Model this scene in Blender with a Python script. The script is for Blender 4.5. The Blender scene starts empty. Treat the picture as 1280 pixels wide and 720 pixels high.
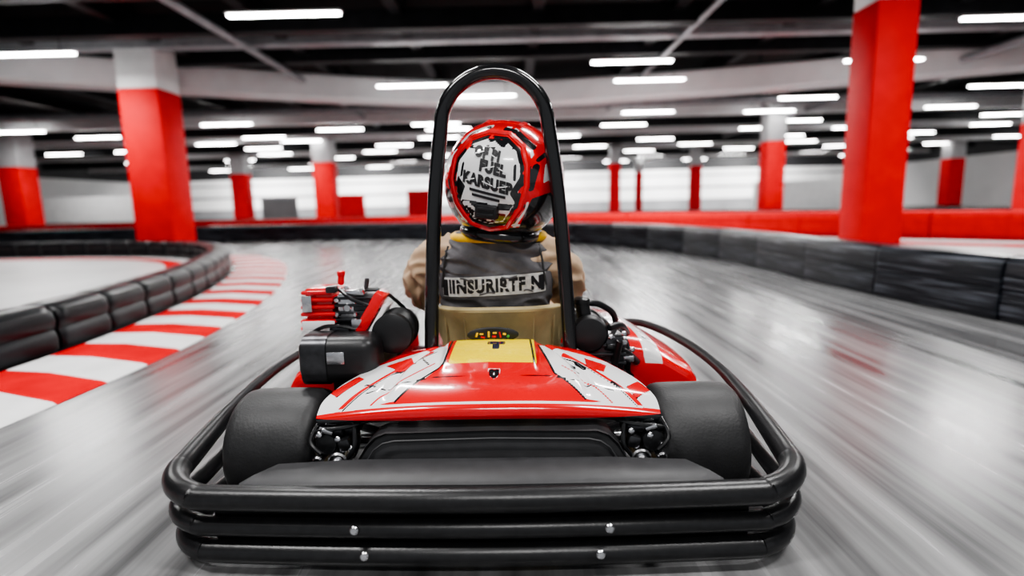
import bpy, bmesh, math, random
from mathutils import Vector, Matrix, noise
random.seed(4)
SC = bpy.context.scene
C = SC.collection
R = math.radians
PI = math.pi
try:
    SC.view_settings.look = 'AgX - Medium High Contrast'
except Exception: pass

# ------------------------------------------------------------------ camera
F = 680.0; CH = 0.82; PITCH = R(8.78); ROLL = R(1.4)
sp, cp, sr, cr_ = math.sin(PITCH), math.cos(PITCH), math.sin(ROLL), math.cos(ROLL)
fwd = Vector((0, cp, -sp)); up0 = Vector((0, sp, cp)); X0 = Vector((1, 0, 0))
upv = up0*cr_ + X0*sr; rgt = X0*cr_ - up0*sr
cam_d = bpy.data.cameras.new('camera'); cam = bpy.data.objects.new('camera', cam_d); C.objects.link(cam)
M = Matrix((rgt, upv, -fwd)).transposed().to_4x4(); M.translation = Vector((0, 0, CH))
cam.matrix_world = M
cam_d.sensor_width = 36; cam_d.lens = F/1280*36
cam_d.clip_start = .05; cam_d.clip_end = 200
cam_d.dof.use_dof = True; cam_d.dof.focus_distance = 1.45; cam_d.dof.aperture_fstop = 1.1
SC.camera = cam

def ray(px, py):
    return fwd + rgt*((px-640)/F) + upv*((360-py)/F)
def at_Y(px, py, Y):
    d = ray(px, py); return Vector((0, 0, CH)) + d*(Y/d.y)
def at_z(px, py, z):
    d = ray(px, py); return Vector((0, 0, CH)) + d*((z-CH)/d.z)

# ------------------------------------------------------------------ materials
def nn(nt, t, **kw):
    n = nt.nodes.new(t)
    for k, v in kw.items(): setattr(n, k, v)
    return n
def mat(name, col, rough=.5, metal=0, coat=0, var=.12, scale=25, bump=0, bscale=200, spec=.5):
    m = bpy.data.materials.new(name); m.use_nodes = True
    nt = m.node_tree; b = nt.nodes['Principled BSDF']
    b.inputs['Roughness'].default_value = rough; b.inputs['Metallic'].default_value = metal
    b.inputs['Coat Weight'].default_value = coat; b.inputs['Coat Roughness'].default_value = .06
    b.inputs['Specular IOR Level'].default_value = spec
    tc = nn(nt, 'ShaderNodeTexCoord'); no = nn(nt, 'ShaderNodeTexNoise'); no.inputs['Scale'].default_value = scale
    no.inputs['Detail'].default_value = 4
    nt.links.new(tc.outputs['Object'], no.inputs['Vector'])
    rp = nn(nt, 'ShaderNodeValToRGB')
    rp.color_ramp.elements[0].position = .3; rp.color_ramp.elements[1].position = .7
    rp.color_ramp.elements[0].color = (*[c*(1-var) for c in col], 1)
    rp.color_ramp.elements[1].color = (*[min(1, c*(1+var)) for c in col], 1)
    nt.links.new(no.outputs['Fac'], rp.inputs['Fac']); nt.links.new(rp.outputs['Color'], b.inputs['Base Color'])
    if bump:
        n2 = nn(nt, 'ShaderNodeTexNoise'); n2.inputs['Scale'].default_value = bscale
        bp = nn(nt, 'ShaderNodeBump'); bp.inputs['Strength'].default_value = bump; bp.inputs['Distance'].default_value = .002
        nt.links.new(tc.outputs['Object'], n2.inputs['Vector']); nt.links.new(n2.outputs['Fac'], bp.inputs['Height'])
        nt.links.new(bp.outputs['Normal'], b.inputs['Normal'])
    return m
def sdf_mat(name, base, layers, rough=.3, coat=.6):
    m = bpy.data.materials.new(name); m.use_nodes = True
    nt = m.node_tree; b = nt.nodes['Principled BSDF']
    b.inputs['Roughness'].default_value = rough; b.inputs['Coat Weight'].default_value = coat
    b.inputs['Coat Roughness'].default_value = .04
    at = nn(nt, 'ShaderNodeAttribute', attribute_name='sdf'); sc = nn(nt, 'ShaderNodeSeparateColor')
    nt.links.new(at.outputs['Color'], sc.inputs['Color'])
    outs = [sc.outputs[0], sc.outputs[1], sc.outputs[2], at.outputs['Alpha']]
    prev = None
    for ch, col in layers:
        lt = nn(nt, 'ShaderNodeMath', operation='LESS_THAN'); lt.inputs[1].default_value = 0
        nt.links.new(outs[ch], lt.inputs[0])
        mx = nn(nt, 'ShaderNodeMix', data_type='RGBA')
        nt.links.new(lt.outputs[0], mx.inputs[0])
        if prev is None: mx.inputs[6].default_value = (*base, 1)
        else: nt.links.new(prev, mx.inputs[6])
        mx.inputs[7].default_value = (*col, 1); prev = mx.outputs[2]
    nt.links.new(prev, b.inputs['Base Color'])
    return m
def emis(name, col, s):
    m = bpy.data.materials.new(name); m.use_nodes = True; nt = m.node_tree
    b = nt.nodes['Principled BSDF']; b.inputs['Base Color'].default_value = (.8, .8, .8, 1)
    b.inputs['Emission Color'].default_value = (*col, 1); b.inputs['Emission Strength'].default_value = s
    return m

RED = (.70, .003, .008); WHITE = (.84, .84, .84); BLACK = (.008, .008, .009)
m_red = mat('red_gloss', RED, .25, coat=.7, var=.05)
m_redmatte = mat('red_paint', (.74, .004, .009), .6, var=.08, scale=3, spec=.2)
m_kred = mat('kerb_red', (.58, .003, .008), .9, var=.15, scale=4, spec=.05)
m_kwhite = mat('kerb_white', (.72, .72, .72), .8, var=.10, scale=4, spec=.1)
m_white = mat('white_paint', (.84, .84, .84), .5, var=.06, scale=3)
m_whitegl = mat('white_gloss', WHITE, .25, coat=.5, var=.03)
m_tube = mat('black_tube', (.011, .011, .012), .32, var=.3, scale=60, bump=.15)
m_plastic = mat('black_plastic', (.012, .012, .013), .38, var=.2, bump=.12, bscale=300)
m_panel = mat('charcoal_panel', (.028, .028, .030), .48, var=.2, bump=.15, bscale=300)
m_hoop = mat('black_gloss_tube', (.008, .008, .009), .2, coat=.5, var=.1)
m_tyre = mat('tyre_rubber', (.020, .020, .021), .52, var=.25, scale=18, bump=.3, bscale=140)
m_metal = mat('cast_metal', (.66, .66, .68), .24, 1, var=.2)
m_dkmetal = mat('dark_metal', (.08, .08, .085), .32, .9, var=.3)
m_suit = mat('tan_suit', (.58, .41, .27), .9, var=.14, scale=12, bump=.5, bscale=60)
m_glove = mat('black_glove', (.02, .02, .02), .8)
m_vest = mat('charcoal_vest', (.120, .115, .121), .9, var=.25, scale=20, bump=.6, bscale=90)
m_vestdk = mat('vest_edging', (.04, .04, .042), .9, var=.2)
m_band = mat('band_white', (.72, .72, .70), .6, var=.25, scale=60)
m_ink = mat('black_ink', (.012, .012, .014), .6)
m_seat = mat('khaki_seat', (.44, .35, .18), .65, var=.15, scale=14, bump=.3)
m_yellow = mat('yellow_trim', (.95, .55, .02), .6)
m_barrier = mat('black_barrier', (.0045, .0052, .0068), .36, var=.5, scale=6, bump=.25, bscale=40, spec=.3)
m_barred = mat('red_barrier', (.70, .005, .009), .6, var=.08, scale=5, spec=.2)
m_ceil = mat('dark_ceiling', (.003, .0033, .0036), .7, var=.5, scale=1.5, spec=.2)
m_joist = mat('dark_steel', (.014, .0148, .017), .45, .3, var=.3, scale=4, spec=.3)
m_pipe = mat('grey_pipe', (.34, .35, .37), .35, .2, var=.15, scale=4)
m_duct = mat('pale_duct', (.88, .89, .90), .4, var=.05, scale=2)
m_greytop = mat('grey_column_paint', (.50, .50, .51), .6, var=.1, scale=3)
m_wall = mat('white_wall', (.90, .90, .90), .6, var=.05, scale=.6)
m_wallband = mat('grey_wall_band', (.24, .24, .25), .6, var=.2, scale=.6)
m_wallup = mat('dark_wall', (.02, .02, .022), .6, var=.3, scale=.6)
m_light = emis('lamp_diffuser', (1, .99, .98), 38)
m_visor = mat('visor', (.01, .01, .012), .08, coat=1)

# outer barrier: dark glossy blue-black plastic, with pale streaks along its length
m_wallbar = bpy.data.materials.new('streaked_barrier'); m_wallbar.use_nodes = True
nt = m_wallbar.node_tree; b = nt.nodes['Principled BSDF']; L = nt.links.new
tc = nn(nt, 'ShaderNodeTexCoord'); mp = nn(nt, 'ShaderNodeMapping'); mp.inputs['Scale'].default_value = (1, .7, 16)
n1 = nn(nt, 'ShaderNodeTexNoise'); n1.inputs['Scale'].default_value = 2.6; n1.inputs['Detail'].default_value = 6
rp = nn(nt, 'ShaderNodeValToRGB'); rp.color_ramp.elements[0].position = .50; rp.color_ramp.elements[0].color = (.004, .0052, .0085, 1)
rp.color_ramp.elements[1].position = .76; rp.color_ramp.elements[1].color = (.13, .14, .165, 1)
L(tc.outputs['Object'], mp.inputs['Vector']); L(mp.outputs['Vector'], n1.inputs['Vector']); L(n1.outputs['Fac'], rp.inputs['Fac']); L(rp.outputs['Color'], b.inputs['Base Color'])
bp = nn(nt, 'ShaderNodeBump'); bp.inputs['Strength'].default_value = .5; bp.inputs['Distance'].default_value = .02
L(n1.outputs['Fac'], bp.inputs['Height']); L(bp.outputs['Normal'], b.inputs['Normal'])
b.inputs['Roughness'].default_value = .30; b.inputs['Specular IOR Level'].default_value = .3

# floor: grey sealed concrete, long skid-like streaks painted in to hint at motion blur
m_floor = bpy.data.materials.new('track_concrete'); m_floor.use_nodes = True
nt = m_floor.node_tree; b = nt.nodes['Principled BSDF']; L = nt.links.new
tc = nn(nt, 'ShaderNodeTexCoord'); mp = nn(nt, 'ShaderNodeMapping'); mp.inputs['Scale'].default_value = (9, .35, 1)
n1 = nn(nt, 'ShaderNodeTexNoise'); n1.inputs['Scale'].default_value = 1.4; n1.inputs['Detail'].default_value = 8
n2 = nn(nt, 'ShaderNodeTexNoise'); n2.inputs['Scale'].default_value = .5; n2.inputs['Detail'].default_value = 3
mxf = nn(nt, 'ShaderNodeMath', operation='MULTIPLY_ADD'); mxf.inputs[1].default_value = .6
half = nn(nt, 'ShaderNodeMath', operation='MULTIPLY'); half.inputs[1].default_value = .4
rp = nn(nt, 'ShaderNodeValToRGB')
rp.color_ramp.elements[0].position = .38; rp.color_ramp.elements[0].color = (.075, .075, .077, 1)
rp.color_ramp.elements[1].position = .62; rp.color_ramp.elements[1].color = (.29, .29, .292, 1)
L(tc.outputs['Object'], mp.inputs['Vector']); L(mp.outputs['Vector'], n1.inputs['Vector']); L(tc.outputs['Object'], n2.inputs['Vector'])
L(n2.outputs['Fac'], half.inputs[0]); L(n1.outputs['Fac'], mxf.inputs[0]); L(half.outputs[0], mxf.inputs[2])
L(mxf.outputs[0], rp.inputs['Fac']); L(rp.outputs['Color'], b.inputs['Base Color'])
rr = nn(nt, 'ShaderNodeMapRange'); rr.inputs[1].default_value = .3; rr.inputs[2].default_value = .7; rr.inputs[3].default_value = .14; rr.inputs[4].default_value = .34
L(mxf.outputs[0], rr.inputs[0]); L(rr.outputs[0], b.inputs['Roughness'])
m_infield = mat('pale_concrete', (.62, .62, .62), .4, var=.10, scale=1.2)

# ------------------------------------------------------------------ mesh helpers
def join(bm, t):
    me = bpy.data.meshes.new('t'); t.to_mesh(me); t.free(); bm.from_mesh(me); bpy.data.meshes.remove(me)
def box(bm, c, s, bev=0, rot=None, seg=2, mi=0):
    t = bmesh.new(); bmesh.ops.create_cube(t, size=1)
    bmesh.ops.scale(t, vec=Vector(s), verts=t.verts)
    if bev: bmesh.ops.bevel(t, geom=list(t.edges), offset=bev, segments=seg, affect='EDGES', profile=.5)
    for f in t.faces: f.material_index = mi
    if rot is not None: bmesh.ops.transform(t, matrix=rot.to_4x4(), verts=t.verts)
    bmesh.ops.translate(t, vec=Vector(c), verts=t.verts)
    join(bm, t)
def frame(d):
    d = d.normalized(); a = Vector((0, 0, 1)) if abs(d.z) < .9 else Vector((1, 0, 0))
    u = d.cross(a).normalized(); return u, u.cross(d).normalized()
def rings(bm, rl, closed_ring=True, cap=True, loop=False, mi=0):
    vs = [[bm.verts.new(p) for p in r] for r in rl]
    n = len(vs[0]); m = len(vs)
    for i in range(m if loop else m-1):
        a, b_ = vs[i], vs[(i+1) % m]
        for k in range(n if closed_ring else n-1):
            f = bm.faces.new((a[k], a[(k+1) % n], b_[(k+1) % n], b_[k])); f.material_index = mi
    if cap and closed_ring and not loop:
        f = bm.faces.new(vs[0][::-1]); f.material_index = mi
        f = bm.faces.new(vs[-1]); f.material_index = mi
    return vs
def lathe(bm, o, ax, prof, seg=28, cap=True, loop=False, mi=0):
    o = Vector(o); ax = Vector(ax).normalized(); u, v = frame(ax)
    rl = [[o + ax*a + (u*math.cos(2*PI*k/seg) + v*math.sin(2*PI*k/seg))*r for k in range(seg)] for a, r in prof]
    rings(bm, rl, cap=cap, loop=loop, mi=mi)
def cyl(bm, p0, p1, r, seg=24, bev=.004, mi=0):
    p0 = Vector(p0); p1 = Vector(p1); l = (p1-p0).length; bev = min(bev, l*.3, r*.4)
    lathe(bm, p0, p1-p0, [(0, r-bev), (bev, r), (l-bev, r), (l, r-bev)], seg, mi=mi)
def crv(pts, n=8, closed=False):
    P = [Vector(p) for p in pts]; out = []; m = len(P)
    for i in range(m if closed else m-1):
        if closed: a, b_, c, d = P[i-1], P[i], P[(i+1) % m], P[(i+2) % m]
        else: a, b_, c, d = P[max(i-1, 0)], P[i], P[i+1], P[min(i+2, m-1)]
        for k in range(n):
            t = k/n
            out.append(.5*((2*b_) + (c-a)*t + (2*a-5*b_+4*c-d)*t*t + (3*b_-a-3*c+d)*t**3))
    if not closed: out.append(P[-1])
    return out
def sm(a, b_, x):
    t = max(0, min(1, (x-a)/(b_-a))); return t*t*(3-2*t)
def sweep(bm, pts, r, seg=14, closed=False, mi=0):
    P = [Vector(p) for p in pts]; n = len(P); rl = []; u = None
    for i in range(n):
        if closed: d = (P[(i+1) % n]-P[i-1]).normalized()
        else: d = (P[min(i+1, n-1)]-P[max(i-1, 0)]).normalized()
        if u is None: u, v = frame(d)
        else:
            u = (u - d*u.dot(d)).normalized()
        v = u.cross(d); q = r(P[i]) if callable(r) else r
        rl.append([P[i] + (u*math.cos(2*PI*k/seg)+v*math.sin(2*PI*k/seg))*q for k in range(seg)])
    rings(bm, rl, loop=closed, mi=mi)
def obj(name, bm, mats, parent=None, ang=40, flat=False):
    bmesh.ops.recalc_face_normals(bm, faces=bm.faces)
    me = bpy.data.meshes.new(name); bm.to_mesh(me); bm.free()
    for m_ in (mats if isinstance(mats, (list, tuple)) else [mats]): me.materials.append(m_)
    if not flat:
        me.polygons.foreach_set('use_smooth', [True]*len(me.polygons)); me.set_sharp_from_angle(angle=R(ang))
    o = bpy.data.objects.new(name, me); C.objects.link(o)
    if parent: o.parent = parent
    return o
def tag(o, label, cat, group=None, kind=None):
    o['label'] = label; o['category'] = cat
    if group: o['group'] = group
    if kind: o['kind'] = kind
    return o
def thing(name, label, cat, loc=(0, 0, 0), rz=0, group=None):
    o = bpy.data.objects.new(name, None); C.objects.link(o); o.location = loc; o.rotation_euler = (0, 0, rz)
    o.empty_display_size = .1
    return tag(o, label, cat, group)
def struct(name, bm, m, **k):
    o = obj(name, bm, m, **k); o['kind'] = 'structure'; return o
def dup(o, loc, rz=0, label=None):
    r = o.copy(); C.objects.link(r); r.location = loc; r.rotation_euler = (0, 0, rz)
    if label: r['label'] = label
    for c in list(o.children):
        d = c.copy(); C.objects.link(d); d.parent = r
        for g in list(c.children):
            e = g.copy(); C.objects.link(e); e.parent = d
    return r
def sd_poly(p, pts):
    x, y = p; d = 1e9; s = 1; n = len(pts)
    for i in range(n):
        ax, ay = pts[i]; bx, by = pts[i-1]
        ex, ey = bx-ax, by-ay; wx, wy = x-ax, y-ay
        t = max(0, min(1, (wx*ex+wy*ey)/(ex*ex+ey*ey)))
        qx, qy = wx-ex*t, wy-ey*t; d = min(d, qx*qx+qy*qy)
        c1, c2, c3 = y >= ay, y < by, ex*wy > ey*wx
        if (c1 and c2 and c3) or (not c1 and not c2 and not c3): s = -s
    return s*math.sqrt(d)
def sd_seg(p, a, b_, r):
    ex, ey = b_[0]-a[0], b_[1]-a[1]; wx, wy = p[0]-a[0], p[1]-a[1]
    t = max(0, min(1, (wx*ex+wy*ey)/(ex*ex+ey*ey+1e-12)))
    return math.hypot(wx-ex*t, wy-ey*t)-r
def set_sdf(o, fn):
    me = o.data; a = me.attributes.new('sdf', 'FLOAT_COLOR', 'POINT'); buf = []
    for v in me.vertices: buf.extend(fn(v.co))
    a.data.foreach_set('color', buf)
def text_bm(s, size, sx=1, bold=.0, space=1.0):
    cu = bpy.data.curves.new('t', 'FONT'); cu.body = s; cu.size = size; cu.align_x = 'CENTER'; cu.align_y = 'CENTER'
    cu.offset = bold; cu.resolution_u = 3; cu.space_character = space
    o = bpy.data.objects.new('t', cu); C.objects.link(o)
    dg = bpy.context.evaluated_depsgraph_get(); dg.update()
    me = bpy.data.meshes.new_from_object(o.evaluated_get(dg))
    bm = bmesh.new(); bm.from_mesh(me)
    bpy.data.objects.remove(o); bpy.data.curves.remove(cu); bpy.data.meshes.remove(me)
    for v in bm.verts: v.co.x *= sx
    return bm

# ================================================================== SETTING
HX, HY0, HY1, HZ = 30, -5, 46, 4.6
bm = bmesh.new(); box(bm, (0, (HY0+HY1)/2, -.05), (2*HX, HY1-HY0, .1)); struct('floor', bm, m_floor, flat=True)
bm = bmesh.new(); box(bm, (0, (HY0+HY1)/2, HZ+.05), (2*HX, HY1-HY0, .1)); struct('ceiling', bm, m_ceil, flat=True)
bm = bmesh.new()
for z0, z1, mi in ((0, .9, 2), (.9, 1.75, 0), (1.75, 1.95, 2), (1.95, 2.75, 0), (2.75, 2.9, 2), (2.9, 3.3, 0), (3.3, 4.6, 1)):
    box(bm, (0, HY1+.1, (z0+z1)/2), (2*HX, .2, z1-z0), mi=mi)
struct('wall_back', bm, [m_wall, m_wallup, m_wallband], flat=True)
for s, nm in ((-1, 'wall_left'), (1, 'wall_right')):
    bm = bmesh.new(); box(bm, (s*(HX+.1), (HY0+HY1)/2, 1.6), (.2, HY1-HY0, 3.2)); box(bm, (s*(HX+.1), (HY0+HY1)/2, 3.9), (.2, HY1-HY0, 1.4), mi=1)
    struct(nm, bm, [m_wall, m_wallup], flat=True)
k = 0
for i in range(-9, 10):                       # dark steel joists along the hall
    k += 1
    bm = bmesh.new(); x = i*2.6+.6
    box(bm, (x, 20.5, HZ-.02), (.22, 51, .04)); box(bm, (x, 20.5, HZ-.15), (.04, 51, .26)); box(bm, (x, 20.5, HZ-.29), (.22, 51, .04))
    struct('trim_%d' % k, bm, m_joist, flat=True)
for y, z, h, m_ in ((7.6, 4.25, .4, m_joist), (9.2, 4.3, .25, m_joist), (10.8, 4.25, .36, m_joist), (12, 4.3, .25, m_pipe), (13.2, 4.28, .3, m_joist), (20.5, 4.02, .36, m_duct), (22.6, 3.95, .4, m_joist), (25.4, 4.0, .36, m_duct), (28.2, 3.9, .45, m_joist), (31.5, 3.95, .36, m_duct), (34.8, 3.85, .5, m_joist), (38.5, 3.9, .44, m_duct)):   # crossbeams, some pale
    k += 1
    bm = bmesh.new(); box(bm, (0, y, z), (58, .3, h), .02)
    struct('trim_%d' % k, bm, m_, flat=True)

# pale duct sweeping under the ceiling
path = crv([(-20, 7), (-14, 10.4), (-8, 13.6), (-3.5, 15.6), (0, 16.4), (3, 16.1), (8, 14.8), (12.5, 13.2), (20, 10)], 8)
bm = bmesh.new(); rl = []
for i, p in enumerate(path):
    d = (path[min(i+1, len(path)-1)]-path[max(i-1, 0)]).normalized(); nrm = Vector((d.y, -d.x, 0)); q = Vector((p.x, p.y, 3.95))
    rl.append([q+nrm*a+Vector((0, 0, c)) for a, c in ((-.35, -.26), (-.3, -.31), (.3, -.31), (.35, -.26), (.35, .26), (.3, .31), (-.3, .31), (-.35, .26))])
rings(bm, rl)
duct = obj('ceiling_duct', bm, m_duct)
tag(duct, 'long pale curved duct running right across under the dark ceiling', 'duct')
for i in range(4, len(path)-4, 6):
    bm = bmesh.new(); box(bm, (path[i].x, path[i].y, 4.43), (.03, .03, .34)); obj('hanger', bm, m_joist, duct)
# service pipes hung from the ceiling
def pipe(pts, r, label, m_=None):
    b_ = bmesh.new(); sweep(b_, pts, r, 12); o = obj('ceiling_pipe', b_, m_ or m_pipe); tag(o, label, 'pipe')
    n = len(pts); a, c = Vector(pts[0]), Vector(pts[-1])
    for t in (.12, .3, .5, .7, .88):
        p = a.lerp(c, t); b_ = bmesh.new(); box(b_, (p.x, p.y, (p.z+HZ)/2), (.03, .03, HZ-p.z)); obj('hanger', b_, m_joist, o)
pipe([(-5.2, 2, 4.05), (-5.2, 45, 4.05)], .07, 'grey ceiling pipe running away from the camera on the left half of the hall')
pipe([(3.6, 2, 4.1), (3.6, 45, 4.1)], .05, 'grey ceiling pipe running away from the camera between the driver and the right column')
pipe([(10.8, 2, 3.95), (10.8, 45, 3.95)], .09, 'thick grey ceiling pipe running away from the camera far to the right')
pipe([(-28, 18.2, 3.95), (28, 18.2, 3.95)], .10, 'grey ceiling pipe crossing the hall just behind the pale curved duct')
pipe([(-28, 23.6, 3.9), (28, 23.6, 3.9)], .10, 'pale ceiling pipe crossing the hall deep behind the curved duct', m_duct)

# lamps
LZ = 3.75
def lamp_proto():
    t = thing('ceiling_light', 'white fluorescent strip light hung under the dark ceiling', 'light', (0, 0, LZ), 0, 'strip lights under the ceiling')
    b_ = bmesh.new(); box(b_, (0, 0, .026), (1.75, .12, .032), .008); obj('housing', b_, m_white, t)
    b_ = bmesh.new(); box(b_, (0, 0, -.006), (1.7, .09, .030), .010); obj('diffuser', b_, m_light, t)
    for s in (-1, 1):
        b_ = bmesh.new(); cyl(b_, (s*.6, 0, .04), (s*.6, 0, HZ-LZ), .008, 8); obj('hanging_rod', b_, m_joist, t)
    return t
LP = [(355, 18), (35, 68), (515, 107), (790, 77), (812, 100), (605, 120), (1010, 122), (425, 162), (330, 172), (80, 193), (1250, 107),
      (1265, 22), (810, 140), (545, 155), (1255, 143), (25, 165), (270, 180), (950, 160), (1120, 172), (700, 170), (1105, 75)]
proto = None
lamp_at = [at_z(px, py, LZ) for px, py in LP]
lamp_at = [p for p in lamp_at if p.y < 44]
main_n = len(lamp_at)
for y, x0, st in ((19.3, -16, 6.2), (21.8, -18, 6.8), (24.4, -17, 6.0), (27, -20, 6.3), (29.8, -20, 5.6), (33, -22, 5.9), (36.6, -24, 5.4), (41, -27, 5.8)):
    for i in range(10):
        p = Vector((x0+i*st+(y*.77 % 2.1), y, LZ))
        if abs(p.x) < 28 and all(abs(p.x-q.x) > 2.3 or abs(p.y-q.y) > 1.2 for q in lamp_at): lamp_at.append(p)
for p in lamp_at:
    if proto is None: proto = lamp_proto(); proto.location = p
    else: dup(proto, p, 0)
def area(x, y, e, sx=1.5, sy=.08, z=LZ-.06, rot=(0, 0, 0)):
    l = bpy.data.lights.new('area_light', 'AREA'); l.shape = 'RECTANGLE'; l.size = sx; l.size_y = sy; l.energy = e; l.color = (1, .99, .98)
    o = bpy.data.objects.new('area_light', l); C.objects.link(o); o.location = (x, y, z); o.rotation_euler = rot
for p in lamp_at[:main_n]: area(p.x, p.y, 145)
for x, y in ((-2.2, .2), (2.0, .4), (-1.6, 3.2), (1.8, 3.6), (0, -2.5), (-6, 5), (6, 5)): area(x, y, 132, 1.5, .25, 4.1)
# area lights added only to brighten the white end wall
for x in (-20, -12, -4, 4, 12, 20): area(x, 41.5, 950, 2.5, .3, 4.1, rot=(R(50), 0, 0))
w = bpy.data.worlds.new('world'); SC.world = w; w.use_nodes = True
w.node_tree.nodes['Background'].inputs[0].default_value = (.92, .96, 1, 1); w.node_tree.nodes['Background'].inputs[1].default_value = .42

# columns
def column(px, Y, wd, label, red_top=3.4, up=None):
    p = at_Y(px, 262, Y)
    t = thing('column', label, 'column', (p.x, p.y, 0), 0)
    b_ = bmesh.new(); box(b_, (0, 0, red_top/2), (wd, wd, red_top), .03); obj('painted_shaft', b_, m_redmatte, t)
    b_ = bmesh.new(); h = HZ-red_top; box(b_, (0, 0, red_top+h/2), (wd*.985, wd*.985, h), .03); obj('upper_shaft', b_, up or m_white, t)
    b_ = bmesh.new(); box(b_, (0, 0, .06), (wd+.06, wd+.06, .12), .02); obj('foot_trim', b_, m_barrier, t)
column(205, 12.3, .84, 'thick red-painted column with white upper part beyond the left track island')
column(1088, 8.0, .57, 'tall near red-painted column behind the black barrier right of the track', 3.40)
D = m_greytop
column(30, 22, .85, 'distant red column at the far left edge of the view, behind the red barrier', 2.7, D)
column(305, 30, .80, 'thin distant red column just right of the thick left column', 2.75, D)
column(410, 25, .85, 'distant red column midway between the thick left column and the driver', 2.85, D)
column(768, 30, .55, 'slim distant red column nearest to the right side of the driver helmet', 2.85, D)
column(798, 37, .45, 'thinnest distant red column, just right of the one beside the driver', 2.7, D)
column(868, 33, .6, 'slim distant red column midway between the driver and the tall right column', 2.8, D)
column(962, 20, .66, 'broader distant red column just left of the tall right column', 2.8, D)
column(1185, 33, .85, 'distant red column just right of the tall near right column', 2.85, D)
column(1288, 13, .5, 'red column cut by the right edge of the view', 2.4, D)

# low panels standing far back
def panel(px, Y, wd, h, m_, label):
    p = at_Y(px, 262, Y); t = thing('panel', label, 'panel', (p.x, p.y, 0))
    b_ = bmesh.new(); box(b_, (0, 0, h/2+.06), (wd, .06, h), .01); obj('board', b_, m_, t)
    for s in (-1, 1):
        b_ = bmesh.new(); box(b_, (s*wd*.42, 0, .05), (.08, .5, .1), .01); obj('foot', b_, m_joist, t)
panel(440, 31, 1.5, 1.5, m_redmatte, 'low red panel standing far back just left of the driver')
panel(525, 36, 1.6, 1.8, m_redmatte, 'small red panel far back close behind the roll hoop on the left')
panel(350, 34, 2.2, 1.5, m_wallband, 'low grey panel far back between two distant left columns')
panel(100, 30, 6.5, 1.7, m_white, 'wide white panel far back between the far left column and the thick column')
panel(1000, 29, 5.0, 1.6, m_white, 'white panel far back left of the tall right column')

# barriers
def barrier_bm(L_, style):
    b_ = bmesh.new()
    if style == 'roll':          # low, rounded like a tyre wall
        prof = [(-.11, 0), (-.145, .03), (-.152, .085), (-.142, .13), (-.132, .148), (-.142, .166), (-.150, .21), (-.135, .262), (-.09, .292), (-.03, .300)]
        st = [(-L_/2, .88), (-L_/2+.012, .94), (-L_/2+.035, .98), (-L_/2+.08, 1), (0, 1.0), (L_/2-.08, 1), (L_/2-.035, .98), (L_/2-.012, .94), (L_/2, .88)]
        zk = .4
    else:
        prof = [(-.12, 0), (-.14, .02), (-.143, .10), (-.140, .20), (-.134, .205), (-.134, .215), (-.139, .22), (-.138, .31), (-.13, .38), (-.10, .412), (-.03, .42)]
        if style == 'tall': prof = [(x, z*1.22) for x, z in prof]
        st = [(-L_/2, .985), (-L_/2+.006, .996), (-L_/2+.02, 1), (0, 1), (L_/2-.02, 1), (L_/2-.006, .996), (L_/2, .985)]
        zk = .1
    prof = prof + [(-x, z) for x, z in prof[::-1]]
    rings(b_, [[Vector((x*s, y, z*(1-zk+zk*s) if z > .02 else z)) for x, z in prof] for y, s in st])
    return b_
def resample(path, step):
    P = crv(path, 24); out = []; acc = 0; nxt = step/2
    for a, b_ in zip(P[:-1], P[1:]):
        l = (b_-a).length
        while acc + l >= nxt:
            t = (nxt-acc)/l; out.append((a.lerp(b_, t), (b_-a).normalized())); nxt += step
        acc += l
    return out
def run(path, m_, label, group, step=1.0, style='wall', fit=.985):
    pr = None
    for p, d in resample(path, step):
        rz = math.atan2(-d.x, d.y)
        if pr is None:
            pr = obj('track_barrier', barrier_bm(step*fit, style), m_); tag(pr, label, 'barrier', group); pr.location = (p.x, p.y, 0); pr.rotation_euler = (0, 0, rz)
        else: dup(pr, (p.x, p.y, 0), rz)
left_path = [(-3.05, .2, 0), (-2.9, 1.6, 0), (-2.85, 2.9, 0), (-2.95, 3.9, 0), (-3.22, 5.2, 0), (-3.68, 6.6, 0), (-4.35, 8.1, 0), (-5.4, 9.5, 0), (-7.0, 10.4, 0), (-9.7, 10.8, 0), (-15, 10.8, 0)]
run(left_path, m_barrier, 'black rounded tyre-like barrier block edging the left track island', 'island barrier blocks', .5, 'roll', .975)
right_path = [(3.95, -.5, 0), (3.5, 1.5, 0), (3.27, 3.3, 0), (3.12, 4.5, 0), (2.97, 7.3, 0), (2.5, 9.2, 0), (1.5, 10.9, 0), (-.5, 12.8, 0), (-4, 14.2, 0), (-8, 14.7, 0), (-17, 14.7, 0)]
run(right_path, m_wallbar, 'black plastic barrier block along the right and far side of the track', 'outer track barrier blocks', 1.0, fit=.992)
run([(-19, 18, 0), (-8, 18, 0), (0, 17.2, 0), (3.2, 14.9, 0), (5.6, 12.4, 0), (7.4, 10.5, 0), (9.0, 8.8, 0), (10.6, 6.3, 0)], m_barred,
    'red barrier block in the run behind the black outer barrier', 'red barrier blocks', 1.1, 'tall', fit=.99)
run([(-24, 27, 0), (-8, 26, 0), (4, 24, 0), (9, 19, 0), (14, 15, 0), (18, 11, 0)], m_barrier,
    'distant black barrier block in the run beyond the red barriers', 'distant barrier blocks', 1.6)

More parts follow.
